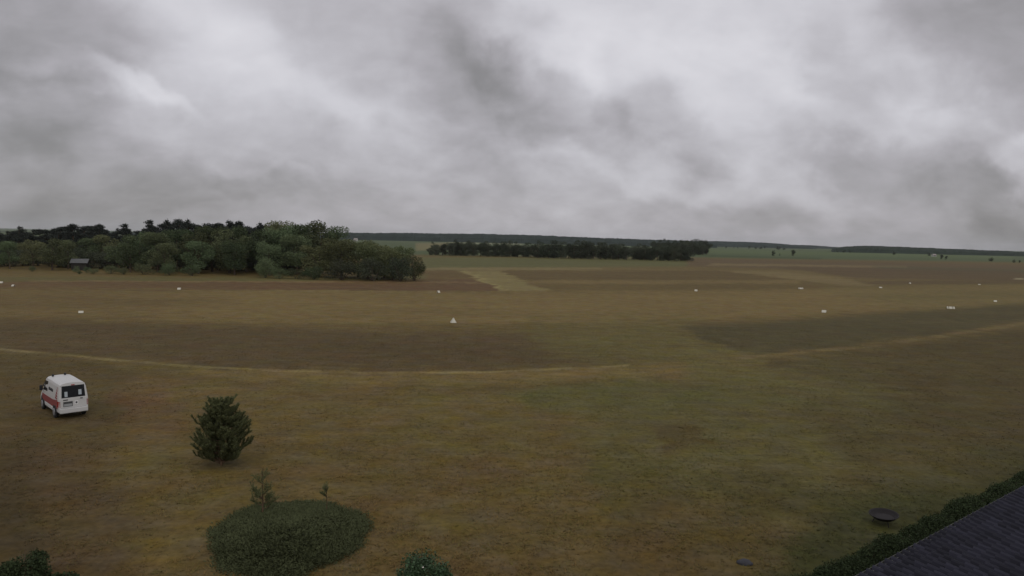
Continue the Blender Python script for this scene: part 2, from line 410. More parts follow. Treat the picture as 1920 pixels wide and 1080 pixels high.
# low hills on the skyline with their woods
def ridge(name, D, pts, material, depth, kind, label, seed, rough=1.0, step=2.0):
    """pts: (u, v of the top) along the skyline at forward distance D"""
    us = np.arange(pts[0][0], pts[-1][0]+.1, step); tops = np.interp(us, [p[0] for p in pts], [p[1] for p in pts])
    g = np.random.default_rng(seed); verts = []; faces = []
    n = len(us); jag = (g.random(n)-.5)*rough + (fbm(us/14.0, us*0+seed)-.5)*rough*1.6
    prof = [(0.0, 0.0, 0), (.03, .55, 1), (.07, .85, 1), (.12, 1.0, 1), (.4, 1.0, .6), (1.0, .0, 0)]
    for i, u in enumerate(us):
        p = at_dist(u, D); lo, hi = -50, 400
        for _ in range(45):
            m_ = .5*(lo+hi)
            if px_of(p.x, p.y, m_)[1] > tops[i]-jag[i]*.5: lo = m_
            else: hi = m_
        h = max(m_, 0.2)
        for (f, k, j) in prof:
            s = 1+f*depth/D; verts.append((p.x*s+(g.random()-.5)*j*6, p.y*s, h*k*s*(1 if k < 1 else 1) + (g.random()-.5)*j*rough*D/F*.5 - (0 if k else 1)))
    m = len(prof)
    for i in range(n-1):
        for j in range(m-1):
            a = i*m+j; faces.append((a, a+1, a+m+1, a+m))
    o = mesh_obj(name, verts, faces, material); tag(o, label, None, kind=kind); return o
M_far = mat('far_wood', (.026, .036, .030), .95, spec=.05, noise=.5, nscale=.05)
M_far2 = mat('far_wood_nearer', (.026, .036, .026), .95, spec=.05, noise=.5, nscale=.06)
ridge('forest', 1950, [(-300,436),(300,436),(560,437),(650,437),(760,437.5),(900,439),(1000,441.5),(1100,445.5),(1200,449.5),(1290,452),(1345,455)], M_far, 500, 'stuff', 'long dark wood on the skyline behind the middle hedgerow', 1, 1.7)
ridge('forest', 2700, [(1290,452.5),(1340,452.5),(1380,453.5),(1430,455),(1460,457),(1490,460),(1530,464)], M_far, 700, 'stuff', 'blue wooded rise on the skyline right of the copse', 4, .9)
ridge('forest', 3300, [(1440,461.5),(1490,459.2),(1530,460.5),(1565,463.5),(1590,466)], M_far, 500, 'stuff', 'short blue wooded rise in the dip of the skyline', 2, .7)
ridge('forest', 1400, [(1560,467.5),(1582,463.5),(1620,462),(1680,463.5),(1740,466),(1800,468.5),(1860,471),(1920,473.5),(2100,478),(2600,490)], M_far2, 500, 'stuff', 'dark wood along the skyline at the far right', 3, 1.7)

# ------------------------------------------------------------------ foliage
M_leaf = mat('broad_leaves', (.092, .110, .056), .9, spec=.05, isl=.20, objr=.40, transl=.12, hue=.04)
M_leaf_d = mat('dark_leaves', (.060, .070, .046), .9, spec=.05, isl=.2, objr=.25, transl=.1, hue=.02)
M_leaf_g = mat('fresh_leaves', (.108, .122, .058), .9, spec=.05, isl=.2, objr=.25, transl=.15, hue=.02)
M_pine = mat('pine_needles', (.034, .040, .033), .9, spec=.1, isl=.3, objr=.2)
M_ypine = mat('young_pine_needles', (.112, .122, .056), .9, spec=.08, isl=.3, transl=.1)
M_jun = mat('juniper_needles', (.062, .070, .034), .95, spec=.02, isl=.18, noise=.55, nscale=1.3, transl=.05)
M_hedge = mat('hedge_leaves', (.036, .050, .022), .85, spec=.1, isl=.35, transl=.12)
M_rose = mat('rose_leaves', (.040, .075, .030), .6, spec=.35, isl=.5, transl=.1)
M_petal = mat('pale_petals', (.55, .50, .45), .7, spec=.2, isl=.3)
M_bark = mat('bark', (.085, .065, .048), .95, spec=.1, noise=.4, nscale=3, bump=.4)
M_pbark = mat('pine_bark', (.11, .070, .045), .95, spec=.1, noise=.4, nscale=2, bump=.4)
def leaf_quads(lobes, n, size, g, shell=(.55, 1.05), flat=0.0):
    vol = np.array([l[1][0]*l[1][1]*l[1][2] for l in lobes])**(2/3); cnt = np.maximum((n*vol/vol.sum()).astype(int), 4)
    out_ = []
    for (c, r), k in zip(lobes, cnt):
        d = unit(k, g); rad = g.uniform(shell[0], shell[1], (k, 1))
        p = np.array(c)+d*np.array(r)*rad
        nrm = d*.7+unit(k, g); nrm[:, 2] += flat; nrm /= np.linalg.norm(nrm, axis=1, keepdims=True)
        t = np.cross(nrm, unit(k, g)); t /= np.linalg.norm(t, axis=1, keepdims=True); b_ = np.cross(nrm, t)
        s = size*g.uniform(.5, 1.25, (k, 1)); a2 = g.uniform(.45, .9, (k, 1))
        q = np.stack([p-t*s*.5, p+b_*s*.5*a2, p+t*s*.5, p-b_*s*.5*a2], 1)
        out_.append(q)
    return np.concatenate(out_)
def broadleaf(seed, n=6500, leaf=.033, wide=.42, low=.12, nl=15):
    """unit-height tree: crown quads and trunk with limbs"""
    g = np.random.default_rng(seed); lobes = []
    lobes.append(((0, 0, .55), (wide*.55, wide*.55, .32)))
    for i in range(nl):
        a = g.uniform(0, 6.283); h = g.uniform(low+.08, .93); e = math.sqrt(max(0.05, 1-((h-.5)/.52)**2))
        rad = wide*e*g.uniform(.45, .85); r = g.uniform(.10, .19)
        lobes.append(((rad*math.cos(a), rad*math.sin(a), min(h, 1-r*.75)), (r*1.15, r*1.15, r*.8)))
    cr = leaf_quads(lobes, n, leaf, g)
    cr[:, :, 2] = np.maximum(cr[:, :, 2], .02)
    vs, fs = tube([(0, 0, -.02), (.01, 0, .2), (-.01, .01, .45), (.01, 0, .75)], [.028, .02, .014, .005], 7)
    for i in range(5):
        a = g.uniform(0, 6.283); h = g.uniform(.2, .45); c = lobes[1+i][0]
        v2, f2 = tube([(0, 0, h), (c[0]*.5, c[1]*.5, (h+c[2])*.5+.02), c], [.011, .008, .003], 5)
        o_ = len(vs); vs += v2; fs += [tuple(k+o_ for k in f) for f in f2]
    return cr, (vs, fs)
def pine(seed, n=3600, leaf=.026):
    g = np.random.default_rng(seed); lobes = []; lean = g.uniform(-.04, .04, 2)
    for i in range(g.integers(15, 21)):
        h = g.uniform(.34, .95); a = g.uniform(0, 6.283); rad = g.uniform(.03, .16)*(1.25-((h-.34)*1.35)); r = g.uniform(.05, .10)*(1.2-.5*h)
        lobes.append(((rad*math.cos(a)+lean[0]*h, rad*math.sin(a)+lean[1]*h, min(h, 1-r*.8)), (r*1.2, r*1.2, r*.85)))
    lobes.append(((lean[0]*.92, lean[1]*.92, .93), (.035, .035, .075)))
    cr = leaf_quads(lobes, n, leaf, g, (.3, 1.1))
    vs, fs = tube([(0, 0, -.02), (lean[0]*.4, lean[1]*.4, .4), (lean[0]*.9, lean[1]*.9, .9)], [.017, .013, .004], 7)
    for l in lobes[:9]:
        c = l[0]; v2, f2 = tube([(lean[0]*c[2]*.9, lean[1]*c[2]*.9, c[2]-.08), c], [.006, .002], 4)
        o_ = len(vs); vs += v2; fs += [tuple(k+o_ for k in f) for f in f2]
    return cr, (vs, fs)
def shrub(seed, n=3600, leaf=.046, wide=.75, nl=12):
    g = np.random.default_rng(seed); lobes = [((0, 0, .42), (wide*.7, wide*.7, .42))]
    for i in range(nl):
        a = g.uniform(0, 6.283); h = g.uniform(.2, .8); rad = wide*math.sqrt(max(.05, 1-(h/1.05)**2))*g.uniform(.5, .85); r = g.uniform(.18, .3)
        lobes.append(((rad*math.cos(a), rad*math.sin(a), min(h, 1-r*.6)), (r*1.1, r*1.1, r*.85)))
    cr = leaf_quads(lobes, n, leaf, g); cr[:, :, 2] = np.maximum(cr[:, :, 2], .01)
    vs, fs = [], []
    for i in range(5):
        c = lobes[1+i][0]; v2, f2 = tube([(c[0]*.1, c[1]*.1, -.02), (c[0]*.6, c[1]*.6, c[2]*.6), c], [.02, .014, .005], 5)
        o_ = len(vs); vs += v2; fs += [tuple(k+o_ for k in f) for f in f2]
    return cr, (vs, fs)
def variants(kind, seeds, leafmat, barkmat, **kw):
    res = []
    for s in seeds:
        cr, (vs, fs) = kind(s, **kw)
        cm = quads_mesh('crown', cr, leafmat); tm = bpy.data.meshes.new('trunk'); tm.from_pydata([tuple(v) for v in vs], [], fs); tm.update(); tm.materials.append(barkmat)
        res.append((cm, tm))
    return res
V_BROAD = variants(broadleaf, range(10, 16), M_leaf, M_bark)
V_DARK = variants(broadleaf, range(20, 24), M_leaf_d, M_bark, wide=.46, low=.02)
V_LOW = variants(broadleaf, range(24, 28), M_leaf_g, M_bark, wide=.46, low=.02, n=7000)
V_PINE = variants(pine, range(30, 36), M_pine, M_pbark)
V_SHRUB = variants(shrub, range(40, 44), M_leaf, M_bark)
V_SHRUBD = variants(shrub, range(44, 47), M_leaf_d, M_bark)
def plant(name, var, p, h, label, cat, group, sx=1.0, rz=None):
    o = empty(name, (p.x, p.y, 0), random.uniform(0, 6.28) if rz is None else rz, (h*sx, h*sx, h))
    link('trunk' if 'tree' in name else 'stem', var[1], o); link('crown' if 'tree' in name else 'foliage', var[0], o)
    tag(o, label, cat, group); return o
def stand(name, variants_, u, D, vtop, label, cat, group, sx=1.0):
    p = at_dist(u, D); return plant(name, random.choice(variants_), p, max(.8, height_px(p, vtop)), label, cat, group, sx)

# the wood at the left: dark pines behind, broadleaf trees before them
SKY_L = [(-300,434),(0,429),(35,425),(70,427),(140,421),(190,421),(215,428),(238,421),(262,429),(285,414),(300,419),(320,412),(350,412),(375,417),(425,414),(450,416),(480,418),(515,419),(540,424),(580,428)]
def skyl(u): return float(np.interp(u, [a for a, _ in SKY_L], [b for _, b in SKY_L]))
TOPS = {35: 'small dark pine crown farthest left on the skyline of the wood', 141: 'dark pine crown on the skyline above and left of the hut', 192: 'broad dark pine crown on the skyline right of the hut',
 238: 'open dark pine crown with sky showing through it', 285: 'slim dark pine crown left of the highest pines', 318: 'first of the three highest dark pine crowns', 335: 'middle one of the three highest dark pine crowns', 351: 'last of the three highest dark pine crowns',
 426: 'single dark pine crown standing out between the highest pines and the rounded clump', 452: 'dark pine crown just right of the single standing one', 484: 'last dark pine crown before the rounded clump'}
for u in TOPS:
    stand('pine_tree', V_PINE, u, random.uniform(225, 240), skyl(u)-2, TOPS[u], 'pine tree', 'pines topping the wood', 1.15)
u = -190
while u < 535:
    stand('pine_tree', V_PINE, u+random.uniform(-5, 5), random.uniform(238, 262), skyl(u)+random.uniform(1, 9), 'dark pine in the back rows of the wood behind the broadleaf trees', 'pine tree', 'pines in the back of the wood', 1.5)
    u += random.uniform(7, 11)
u = -190
while u < 560:
    stand('pine_tree', V_PINE, u+random.uniform(-5, 5), random.uniform(222, 238), skyl(u)+random.uniform(9, 20), 'dark pine in the back rows of the wood behind the broadleaf trees', 'pine tree', 'pines in the back of the wood', 1.5)
    u += random.uniform(11, 17)
FR = [  # front broadleaf trees: u, distance, top row, width factor, label
 (-60,196,448,1), (-20,200,446,1), (18,194,452,.95), (62,197,449,1), (98,192,447,1.05), (128,200,450,.9), (168,212,446,1), (196,214,440,1),
 (232,198,440,1.05), (262,203,434,1), (296,196,436,1.1), (332,200,430,1.1), (366,197,434,1.05), (398,203,424,1), (430,197,429,1.1), (462,203,424,1.05),
 (496,199,430,1.05), (528,204,420,1), (245,190,458,1), (310,189,455,1.1), (372,190,452,1.1), (440,189,450,1.1), (505,190,452,1.05)]
def front_label(u, D, vt):
    if vt > 449.5 and u > 240: return 'low leafy tree a step before the front row of the wood, right of hut', 'low trees before the wood'
    if u < 140: return 'grey-green leafy tree of the front row left of the small hut', 'front trees left of the hut'
    if u < 215: return 'leafy tree right behind the small hut, under the dark pines', 'trees behind the hut'
    if u < 350: return 'leafy tree of the front row between the hut and the middle of the wood', 'front trees right of the hut'
    return 'taller leafy tree of the front row just left of the rounded clump', 'front trees before the rounded clump'
for (u, D, vt, sx) in FR:
    lab, grp = front_label(u, D, vt)
    stand('broadleaf_tree', V_BROAD, u, D, vt, lab, 'tree', grp, sx)
for (u, D, vt, sx, lab) in [
 (520,212,414,.85,'thin-topped leafy tree just left of the tall rounded oak'),
 (575,207,421,1.0,'tall leafy tree on the left half of the rounded oak clump'),
 (603,203,413.5,1.05,'tallest rounded leafy tree at the step in the wood\'s skyline'),
 (628,206,424,.7,'narrow leafy tree at the outer edge of the tall rounded clump'),
 (556,197,440,1.05,'lighter leafy tree standing in front of the tall rounded clump')]:
    stand('broadleaf_tree', V_BROAD, u, D, vt, lab, 'tree', 'broadleaf trees fronting the wood', sx)
for (u, D, vt, sx, lab) in [
 (598,188,452,1.2,'broad green tree before the tall rounded clump, foliage to the ground'),
 (640,186,448,1.2,'low spreading tree where the wood steps down'),
 (672,193,449,1.2,'low spreading tree in the middle of the lower end of the wood'),
 (690,184,455,1.15,'low green tree close to the brown strip at the end of the wood'),
 (720,190,450,1.2,'rounded low tree second from the open end of the wood'),
 (736,183,457,1.05,'low tree before the last rounded tree of the wood'),
 (754,188,453,1.0,'last rounded tree at the open end of the wood')]:
    stand('broadleaf_tree', V_LOW, u, D, vt, lab, 'tree', 'low trees at the end of the wood', sx*1.05)
for (u, D, vt, sx, lab) in [
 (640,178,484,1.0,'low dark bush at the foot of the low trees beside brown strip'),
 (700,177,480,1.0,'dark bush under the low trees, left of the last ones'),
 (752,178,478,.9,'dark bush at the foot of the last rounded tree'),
 (777,181,470,.6,'slim bright bush at the very end of the wood'),
 (150,178,507,1.2,'low bush in front of the small hut'), (143,185,498,.8,'upright bush against the left corner of the small hut'), (163,186,499,.9,'upright bush against the right corner of the small hut'), (175,180,502,1.3,'wider bush right of the small hut'),
 (208,183,496,1.3,'green bush two places right of the small hut'), (232,181,500,1.2,'bush right of the green one near the hut'),
 (60,184,497,.9,'small dark bush on the pale grass left of the hut'),
 (270,182,492,1.1,'bush under the trees midway along the wood'), (318,182,490,1.2,'bush below the lighter trees midway along the wood'),
 (360,181,494,1.1,'bush beside the pale gap in the wood\'s foot'),
 (498,180,478,.8,'tall pale bush standing before the wood'), (524,178,500,1.3,'low green bush beside the tall pale bush'),
 (556,178,502,1.2,'low green bush second from the tall pale one'), (588,178,496,1.2,'low bush at the foot of the rounded clump')]:
    stand('bush', V_SHRUB if u not in (640,700,752) else V_SHRUBD, u, D, vt, lab, 'bush', 'bushes along the foot of the wood', sx)
# undergrowth fills the wood between the trunks
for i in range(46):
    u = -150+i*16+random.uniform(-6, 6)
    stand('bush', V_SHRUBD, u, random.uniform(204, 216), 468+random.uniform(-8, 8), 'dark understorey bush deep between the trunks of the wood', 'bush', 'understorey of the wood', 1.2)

# the hedgerow across the middle distance
u = 806
while u < 1292:
    vt = float(np.interp(u, [806, 825, 850, 940, 985, 1010, 1060, 1130, 1150, 1215, 1292], [462, 454, 450, 450, 455, 452, 451, 453, 458, 460, 462]))
    D = 452-14*(u-806)/486
    stand('hedgerow_tree', V_DARK, u, D+random.uniform(-6, 6), vt+random.uniform(-2, 3.5), 'dark leafy tree in the long hedgerow beyond the crossing strip', 'tree', 'trees of the long hedgerow', 1.0)
    u += random.uniform(9, 15)
u = 815
while u < 1290:
    stand('hedgerow_tree', V_DARK, u, 462+random.uniform(0, 12), 455+max(0, u-1120)*.035+random.uniform(-3, 4), 'dark leafy tree in the long hedgerow beyond the crossing strip', 'tree', 'trees of the long hedgerow', 1.1)
    u += random.uniform(14, 22)
for (u, vt) in [(1238, 458), (1256, 457), (1272, 459)]:
    stand('hedgerow_tree', V_DARK, u, 470, vt, 'taller tree closing the right end of the long hedgerow', 'tree', 'tall trees at the hedgerow end', 1.2)
u = 1226
while u < 1328:
    stand('pine_tree', V_DARK, u, 720+random.uniform(-15, 25), 448+random.uniform(-1, 2)+max(0, (u-1290)*.08), 'dark tree of the small copse behind the hedgerow end', 'tree', 'copse behind the hedgerow', .9)
    u += random.uniform(6, 9)
u = 1236
while u < 1322:
    stand('pine_tree', V_DARK, u, 690, 455+random.uniform(-2, 2), 'dark tree of the small copse behind the hedgerow end', 'tree', 'copse behind the hedgerow', 1.0)
    u += random.uniform(8, 12)
# lone trees in the far meadows
for (u, vb, vt, sx, lab) in [
 (1450,480,469.5,.8,'pale round tree alone in the green meadow, left of the pair'), (1462,480,474,.35,'tiny upright shrub between the two meadow trees'),
 (1488,480,467,.9,'larger dark round tree alone in the green meadow'),
 (1361,465.5,460.5,.8,'small far tree at the left of the meadow row'), (1376,465.5,462,.8,'very small far tree second in the meadow row'), (1383,465.5,461.5,.8,'small far tree third in the meadow row'),
 (1405,466.5,460.5,1,'boxy far tree before the ridge'), (1417,466.7,462.5,1.4,'left part of the flat far thicket before the ridge'), (1426,466.7,461.8,1.4,'right part of the flat far thicket before the ridge'), (1434,466.7,461.3,.6,'slim far tree right of the flat thicket'),
 (1459,468,460.3,1.3,'rounded far tree clump below the dip of the ridge'), (1470,468.3,464,1.5,'low far bush right of the rounded far clump'),
 (1570,473,469.8,1.8,'low far bush at the left of the long meadow thicket'), (1582,473.5,470,1.8,'low far bush in the middle of the long meadow thicket'), (1594,474,471,1.6,'low far bush at the right of the long meadow thicket'),
 (1676,477.5,471.5,1.2,'far tree against the right-hand wood'), (1742,480,474,1,'dark far tree beside the pale farmhouse'), (1766,486,476.5,.9,'tall dark tree in the right-hand meadow'), (1774,487,479,.7,'smaller tree beside the tall dark one in the right-hand meadow'),
 (1858,490,482.5,1.3,'dark bush near the right edge of the meadow'), (1901,492.5,486,1.0,'last dark bush at the right edge of the meadow'), (1912,493,487.5,1.0,'small bush next to the last one at the meadow edge')]:
    p = at(u, vb); v_ = random.choice(V_DARK)
    plant('meadow_tree', v_, p, height_px(p, vt), lab, 'tree', 'lone trees in the far meadows', sx)

# ------------------------------------------------------------------ small buildings far off
M_hut = mat('weathered_boards', (.028, .026, .022), .9, noise=.3, nscale=4)
M_tin = mat('pale_tin_roof', (.10, .102, .10), .8, noise=.3, nscale=2)
M_wallw = mat('white_render', (.42, .41, .38), .85, noise=.1)
M_redroof = mat('far_roof', (.30, .26, .24), .8, noise=.2)
M_pane = mat('dark_glass', (.012, .013, .015), .12, spec=.6)
def house(name, p, w, d, h, rh, rz, wm, rm, label, over=.25, win=0):
    o = empty(name, (p.x, p.y, 0), rz)
    vs = [(-w/2,-d/2,0),(w/2,-d/2,0),(w/2,d/2,0),(-w/2,d/2,0),(-w/2,-d/2,h),(w/2,-d/2,h),(w/2,d/2,h),(-w/2,d/2,h),(-w/2,0,h+rh),(w/2,0,h+rh)]
    mesh_obj('wall', vs, [(0,1,5,4),(1,2,6,9,5),(2,3,7,6),(3,0,4,8,7)], wm, o)
    bm = bmesh.new(); sl = math.hypot(d/2+over, rh*(1+2*over/d)); an = math.atan2(rh, d/2)
    for s in (-1, 1):
        box(bm, (0, s*(d/4+over/2), h+rh/2-rh*over/d+.06), (w+2*over, sl, .08), Matrix.Rotation(-s*an, 3, 'X'))
        bm_obj('roof', bm, rm, o); bm = bmesh.new()
    bm.free()
    b2 = bmesh.new(); box(b2, (0, -d/2-.02, 1.0), (.9, .04, 2.0)); bm_obj('door', b2, M_hut, o)
    for k in range(win):
        b2 = bmesh.new(); box(b2, ((-1.5 if k == 0 else 1.5)*w/5, -d/2-.02, h*.6), (.9, .04, 1.0)); bm_obj('window', b2, M_pane, o)
    tag(o, label, 'hut' if name == 'hut' else 'house'); return o
house('hut', at_dist(151, 196), 3.6, 3.4, 2.1, .9, R(18), M_hut, M_tin, 'small boarded hut with pale roof half hidden in the wood', .35)
house('farmhouse', at(1751, 481), 5, 4, 2.2, 1.4, R(10), M_wallw, M_redroof, 'tiny pale farmhouse beside a dark tree in the right-hand meadow', win=2)
house('farmhouse', at_dist(667, 1500), 7, 6, 3.5, 2.5, R(-15), M_wallw, M_redroof, 'tiny pale farmhouse just right of the tall rounded trees', win=2)

# ------------------------------------------------------------------ airfield markers
M_white = mat('white_paint', (.52, .50, .41), .6, noise=.12, nscale=6)
M_post = mat('grey_wood', (.18, .16, .13), .9, noise=.3)
def marker(u, v, length, hgt, rz, label, pieces=1):
    p = at(u, v); o = empty('airfield_marker', (p.x, p.y, 0), rz)
    length *= .8; hgt *= .8; sp = hgt*.75; sl = math.hypot(sp, hgt); an = math.atan2(hgt, sp)
    if pieces == 1: segs = [(0, length)]
    else: segs = [(-length*.36, length*.16), (0, length*.4), (length*.38, length*.2)]
    for (cx_, ln_) in segs:
        for s in (-1, 1):
            bm = bmesh.new(); box(bm, (cx_, s*sp/2, hgt/2+.02), (ln_, sl, .03), Matrix.Rotation(-s*an, 3, 'X')); bm_obj('board', bm, M_white, o)
        for e_ in (-1, 1):
            bm = bmesh.new(); box(bm, (cx_+e_*(ln_/2-.06), 0, hgt*.45), (.05, sp*.8, .05)); bm_obj('brace', bm, M_post, o)
    tag(o, label, 'marker', 'white markers along the runway edges'); return o
def pyramid(u, v, w, h, label):
    p = at(u, v); o = empty('airfield_marker', (p.x, p.y, 0), R(20))
    for k in range(4):
        a = k*math.pi/2; c, s = math.cos(a), math.sin(a)
        rt = lambda x, y, z: (x*c-y*s, x*s+y*c, z)
        w2 = w/2; e_ = .012
        vs = [rt(-w2+e_, -w2, 0.02), rt(w2-e_, -w2, 0.02), rt(e_*.5, -.015, h), rt(-e_*.5, -.015, h), rt(-w2+e_, -w2+.03, 0.02), rt(w2-e_, -w2+.03, .02), rt(0, -.004, h-.02)]
        mesh_obj('panel', vs, [(0,1,2,3),(4,6,5),(0,4,5,1)], M_white, o)
    bm = bmesh.new(); box(bm, (0, 0, h*.5), (.05, .05, h)); bm_obj('post', bm, M_post, o)
    tag(o, label, 'marker', 'white markers along the runway edges')
pyramid(850, 605, .72, .68, 'white pyramid marker on the near runway edge, nearest to the middle')
marker(152, 587, .72, .34, R(25), 'low white marker on the near runway edge at the left, above the van')
marker(336, 543, .75, .42, R(10), 'white marker on the far runway edge before the middle of the wood')
marker(25, 537, .7, .40, R(-15), 'white marker on the far runway edge below the left end of the wood')
marker(1, 531, 1.2, .40, R(5), 'white marker cut by the left edge of the picture')
marker(822, 549, .65, .5, R(40), 'white marker at the end of the pale line below the last low trees')
marker(1305, 546, .8, .45, R(-20), 'white marker on the far runway edge below the copse')
marker(1501, 542, 1.6, .42, R(3), 'long white marker on the far runway edge below the two meadow trees', 3)
marker(1651, 540, .9, .36, R(-10), 'white marker at the foot of the pale wedge strip, right of the long one')
marker(1706, 532, .7, .42, R(15), 'small white marker on the dark line right of the pale wedge strip')
marker(1836, 534, .9, .25, R(0), 'flat pale marker on the dark line near the right edge')
marker(1545, 586, .85, .48, R(-30), 'white marker on the near runway edge at the corner of the dark turf')
marker(1782, 579, 1.75, .48, R(-12), 'long faint white marker in pieces on the dark turf edge', 3)
marker(1866, 566, .7, .40, R(-20), 'small white marker on the dark turf edge nearest the right side')

# ------------------------------------------------------------------ van
M_vw = mat('van_white_paint', (.50, .495, .48), .35, spec=.5, noise=.06, nscale=1.5)
M_vw2 = mat('bright_white_film', (.75, .75, .74), .4)
M_red = mat('van_red_film', (.22, .055, .052), .6, spec=.2)
M_blk = mat('black_plastic', (.02, .02, .022), .6)
M_glass = mat('tinted_glass', (.008, .009, .011), .3, spec=.25)
M_tyre = mat('tyre_rubber', (.022, .022, .022), .9)
M_rim = mat('wheel_cover_silver', (.30, .30, .31), .4, metal=.5)
M_lens = mat('red_lamp_lens', (.25, .015, .015), .2, spec=.6)
M_stk = mat('grey_paper', (.36, .40, .42), .7)
M_plate = mat('number_plate_grey', (.30, .31, .31), .5)
M_seam = mat('painted_seam_shadow', (.06, .06, .06), .8)  # dark colour stands in for shade in panel gaps and plate recess
def van():
    p = at(119, 771); o = empty('van', (p.x, p.y, 0), VAN_RZ, (.80, .96, 1.06))
    half = [(.36,.88),(.42,.945),(.75,.965),(1.12,.955),(1.45,.91),(1.76,.85),(1.88,.80),(1.95,.70),(1.985,.45),(2.0,0)]
    def yrear(z): return -2.40 + .16*max(0, z-1.05) + .0
    st = []
    def ring(y, ztop, sx, shear):
        r = []
        for (z, x) in half:
            zz = .36+(z-.36)*(ztop-.36)/1.64
            r.append((x*sx, (yrear(zz)+y+2.40 if shear else y), zz))
        full = r + [(-x, yy, zz) for (x, yy, zz) in reversed(r[:-1])]
        return full
    rings = [ring(-2.40, 2.0, .955, True), ring(-2.33, 2.0, .99, True), ring(-2.22, 2.0, 1, True), ring(-1.2, 2.0, 1, False), ring(0, 2.02, 1, False), ring(.85, 2.0, 1, False),
             ring(1.05, 1.94, .995, False), ring(1.45, 1.62, .985, False), ring(1.85, 1.26, .97, False), ring(2.25, 1.08, .93, False), ring(2.42, .92, .86, False)]
    n = len(rings[0]); vs = [v for r in rings for v in r]; fs = []
    for i in range(len(rings)-1):
        for k in range(n-1):
            a = i*n+k; fs.append((a, a+1, a+n+1, a+n))
        fs.append((i*n+n-1, i*n, (i+1)*n, (i+1)*n+n-1))
    m = n//2
    for base, rev in ((0, False), ((len(rings)-1)*n, True)):
        for k in range(m):
            f = (base+k, base+n-1-k, base+n-2-k, base+k+1) if k < m-1 else (base+k, base+n-1-k, base+k+1)
            fs.append(f)
    b = mesh_obj('body', vs, fs, M_vw, o)
    bmn = bmesh.new(); bmn.from_mesh(b.data); bmesh.ops.recalc_face_normals(bmn, faces=bmn.faces[:]); bmn.to_mesh(b.data); bmn.free()
    def rq(name, x0, x1, z0, z1, material, off=.006, parent=None, th=.02, taper=0.0):
        """plate on the rear face"""
        vs = []
        for dy in (0, th):
            for (x, z) in ((x0, z0), (x1, z0), (x1-taper, z1), (x0+taper, z1)): vs.append((x, yrear(z)-off-(.0)+dy, z))
        return mesh_obj(name, vs, [(0,1,2,3),(7,6,5,4),(0,4,5,1),(1,5,6,2),(2,6,7,3),(3,7,4,0)], material, parent or o)
    def sq(name, side, pts, material, off=.006, parent=None):
        """plate on a flank; pts are (y, z)"""
        def fx(z): return float(np.interp(z, [h[0] for h in half], [h[1] for h in half]))
        vs = [(side*(fx(z)+off), y, z) for (y, z) in pts] + [(side*(fx(z)-.02), y, z) for (y, z) in pts]; k = len(pts)
        fs = [tuple(range(k)), tuple(range(2*k-1, k-1, -1))]+[(i, (i+1) % k, (i+1) % k+k, i+k) for i in range(k)]
        ob = mesh_obj(name, vs, fs, material, parent or o)
        bb = bmesh.new(); bb.from_mesh(ob.data); bmesh.ops.recalc_face_normals(bb, faces=bb.faces[:]); bb.to_mesh(ob.data); bb.free(); return ob
    # rear
    w = rq('rear_window', -.76, .76, 1.19, 1.83, M_glass, taper=.04)
    rq('paper_notice', -.56, -.37, 1.24, 1.52, M_stk, .012, w, .004); rq('paper_notice', .33, .53, 1.30, 1.58, M_stk, .012, w, .004)
    rq('tailgate_seam', -.80, -.785, .62, 1.86, M_seam, .004); rq('tailgate_seam', .785, .80, .62, 1.86, M_seam, .004); rq('tailgate_seam', -.78, .78, .615, .63, M_seam, .004)
    pl = rq('plate_recess', -.66, -.06, .70, .98, M_seam, .004); rq('number_plate', -.62, -.10, .73, .86, M_plate, .012, pl, .006)
    rq('badge_ring', .07, .29, .80, .98, M_vw2, .007); rq('badge', .12, .24, .84, .94, M_blk, .010); rq('lettering', -.66, -.36, 1.05, 1.10, M_blk, .007); rq('door_handle', .42, .58, 1.08, 1.125, M_blk, .03)
    rq('brake_light', -.12, .12, 1.84, 1.885, M_lens, .012)
    for s in (-1, 1):
        vs = [(s*.935, -2.345, .70), (s*.975, -2.20, .70), (s*.975, -2.20, 1.02), (s*.935, -2.345, 1.02), (s*.86, -2.408, .70), (s*.86, -2.408, 1.02)]
        t_ = mesh_obj('tail_light', vs, [(0,1,2,3),(4,0,3,5)], M_lens, o)
        sm = t_.modifiers.new('s', 'SOLIDIFY'); sm.thickness = .03; sm.offset = 0
    bm = bmesh.new(); box(bm, (0, -2.44, .49), (1.80, .16, .26)); bm_obj('rear_bumper', bm, M_vw, o, .04)
    # flanks
    for s in (-1, 1):
        sq('red_band', s, [(-2.15, .58), (1.5, .58), (1.5, .95), (-1.1, .97), (-2.15, 1.08)], M_red, .020)
        for k in range(5):
            z0 = 1.08+k*.135; sq('red_hatch', s, [(-2.06+.04*k, z0), (-1.62-.06*k, z0+.05), (-1.62-.06*k, z0+.14), (-2.06+.04*k, z0+.09)], M_red, .016)
        wv = sq('side_window', s, [(.30, 1.20), (1.25, 1.20), (1.02, 1.74), (.34, 1.76)], M_glass)
        for k in range(7):
            y0 = -.98+k*.155; sq('lettering', s, [(y0, 1.36), (y0+.11, 1.36), (y0+.11, 1.36+(.17 if k % 3 else .13)), (y0, 1.50)], M_blk, .014)
        sq('door_seam', s, [(.20, .5), (.215, .5), (.215, 1.85), (.20, 1.85)], M_seam, .004); sq('door_seam', s, [(-1.15, .5), (-1.135, .5), (-1.135, 1.85), (-1.15, 1.85)], M_seam, .004)
        bm = bmesh.new(); box(bm, (s*.955, -.15, .44), (.05, 2.0, .16)); bm_obj('side_skirt', bm, M_vw, o, .015)
        bm = bmesh.new(); box(bm, (s*1.10, 1.28, 1.28), (.20, .13, .30)); bm_obj('wing_mirror', bm, M_blk, o, .03)
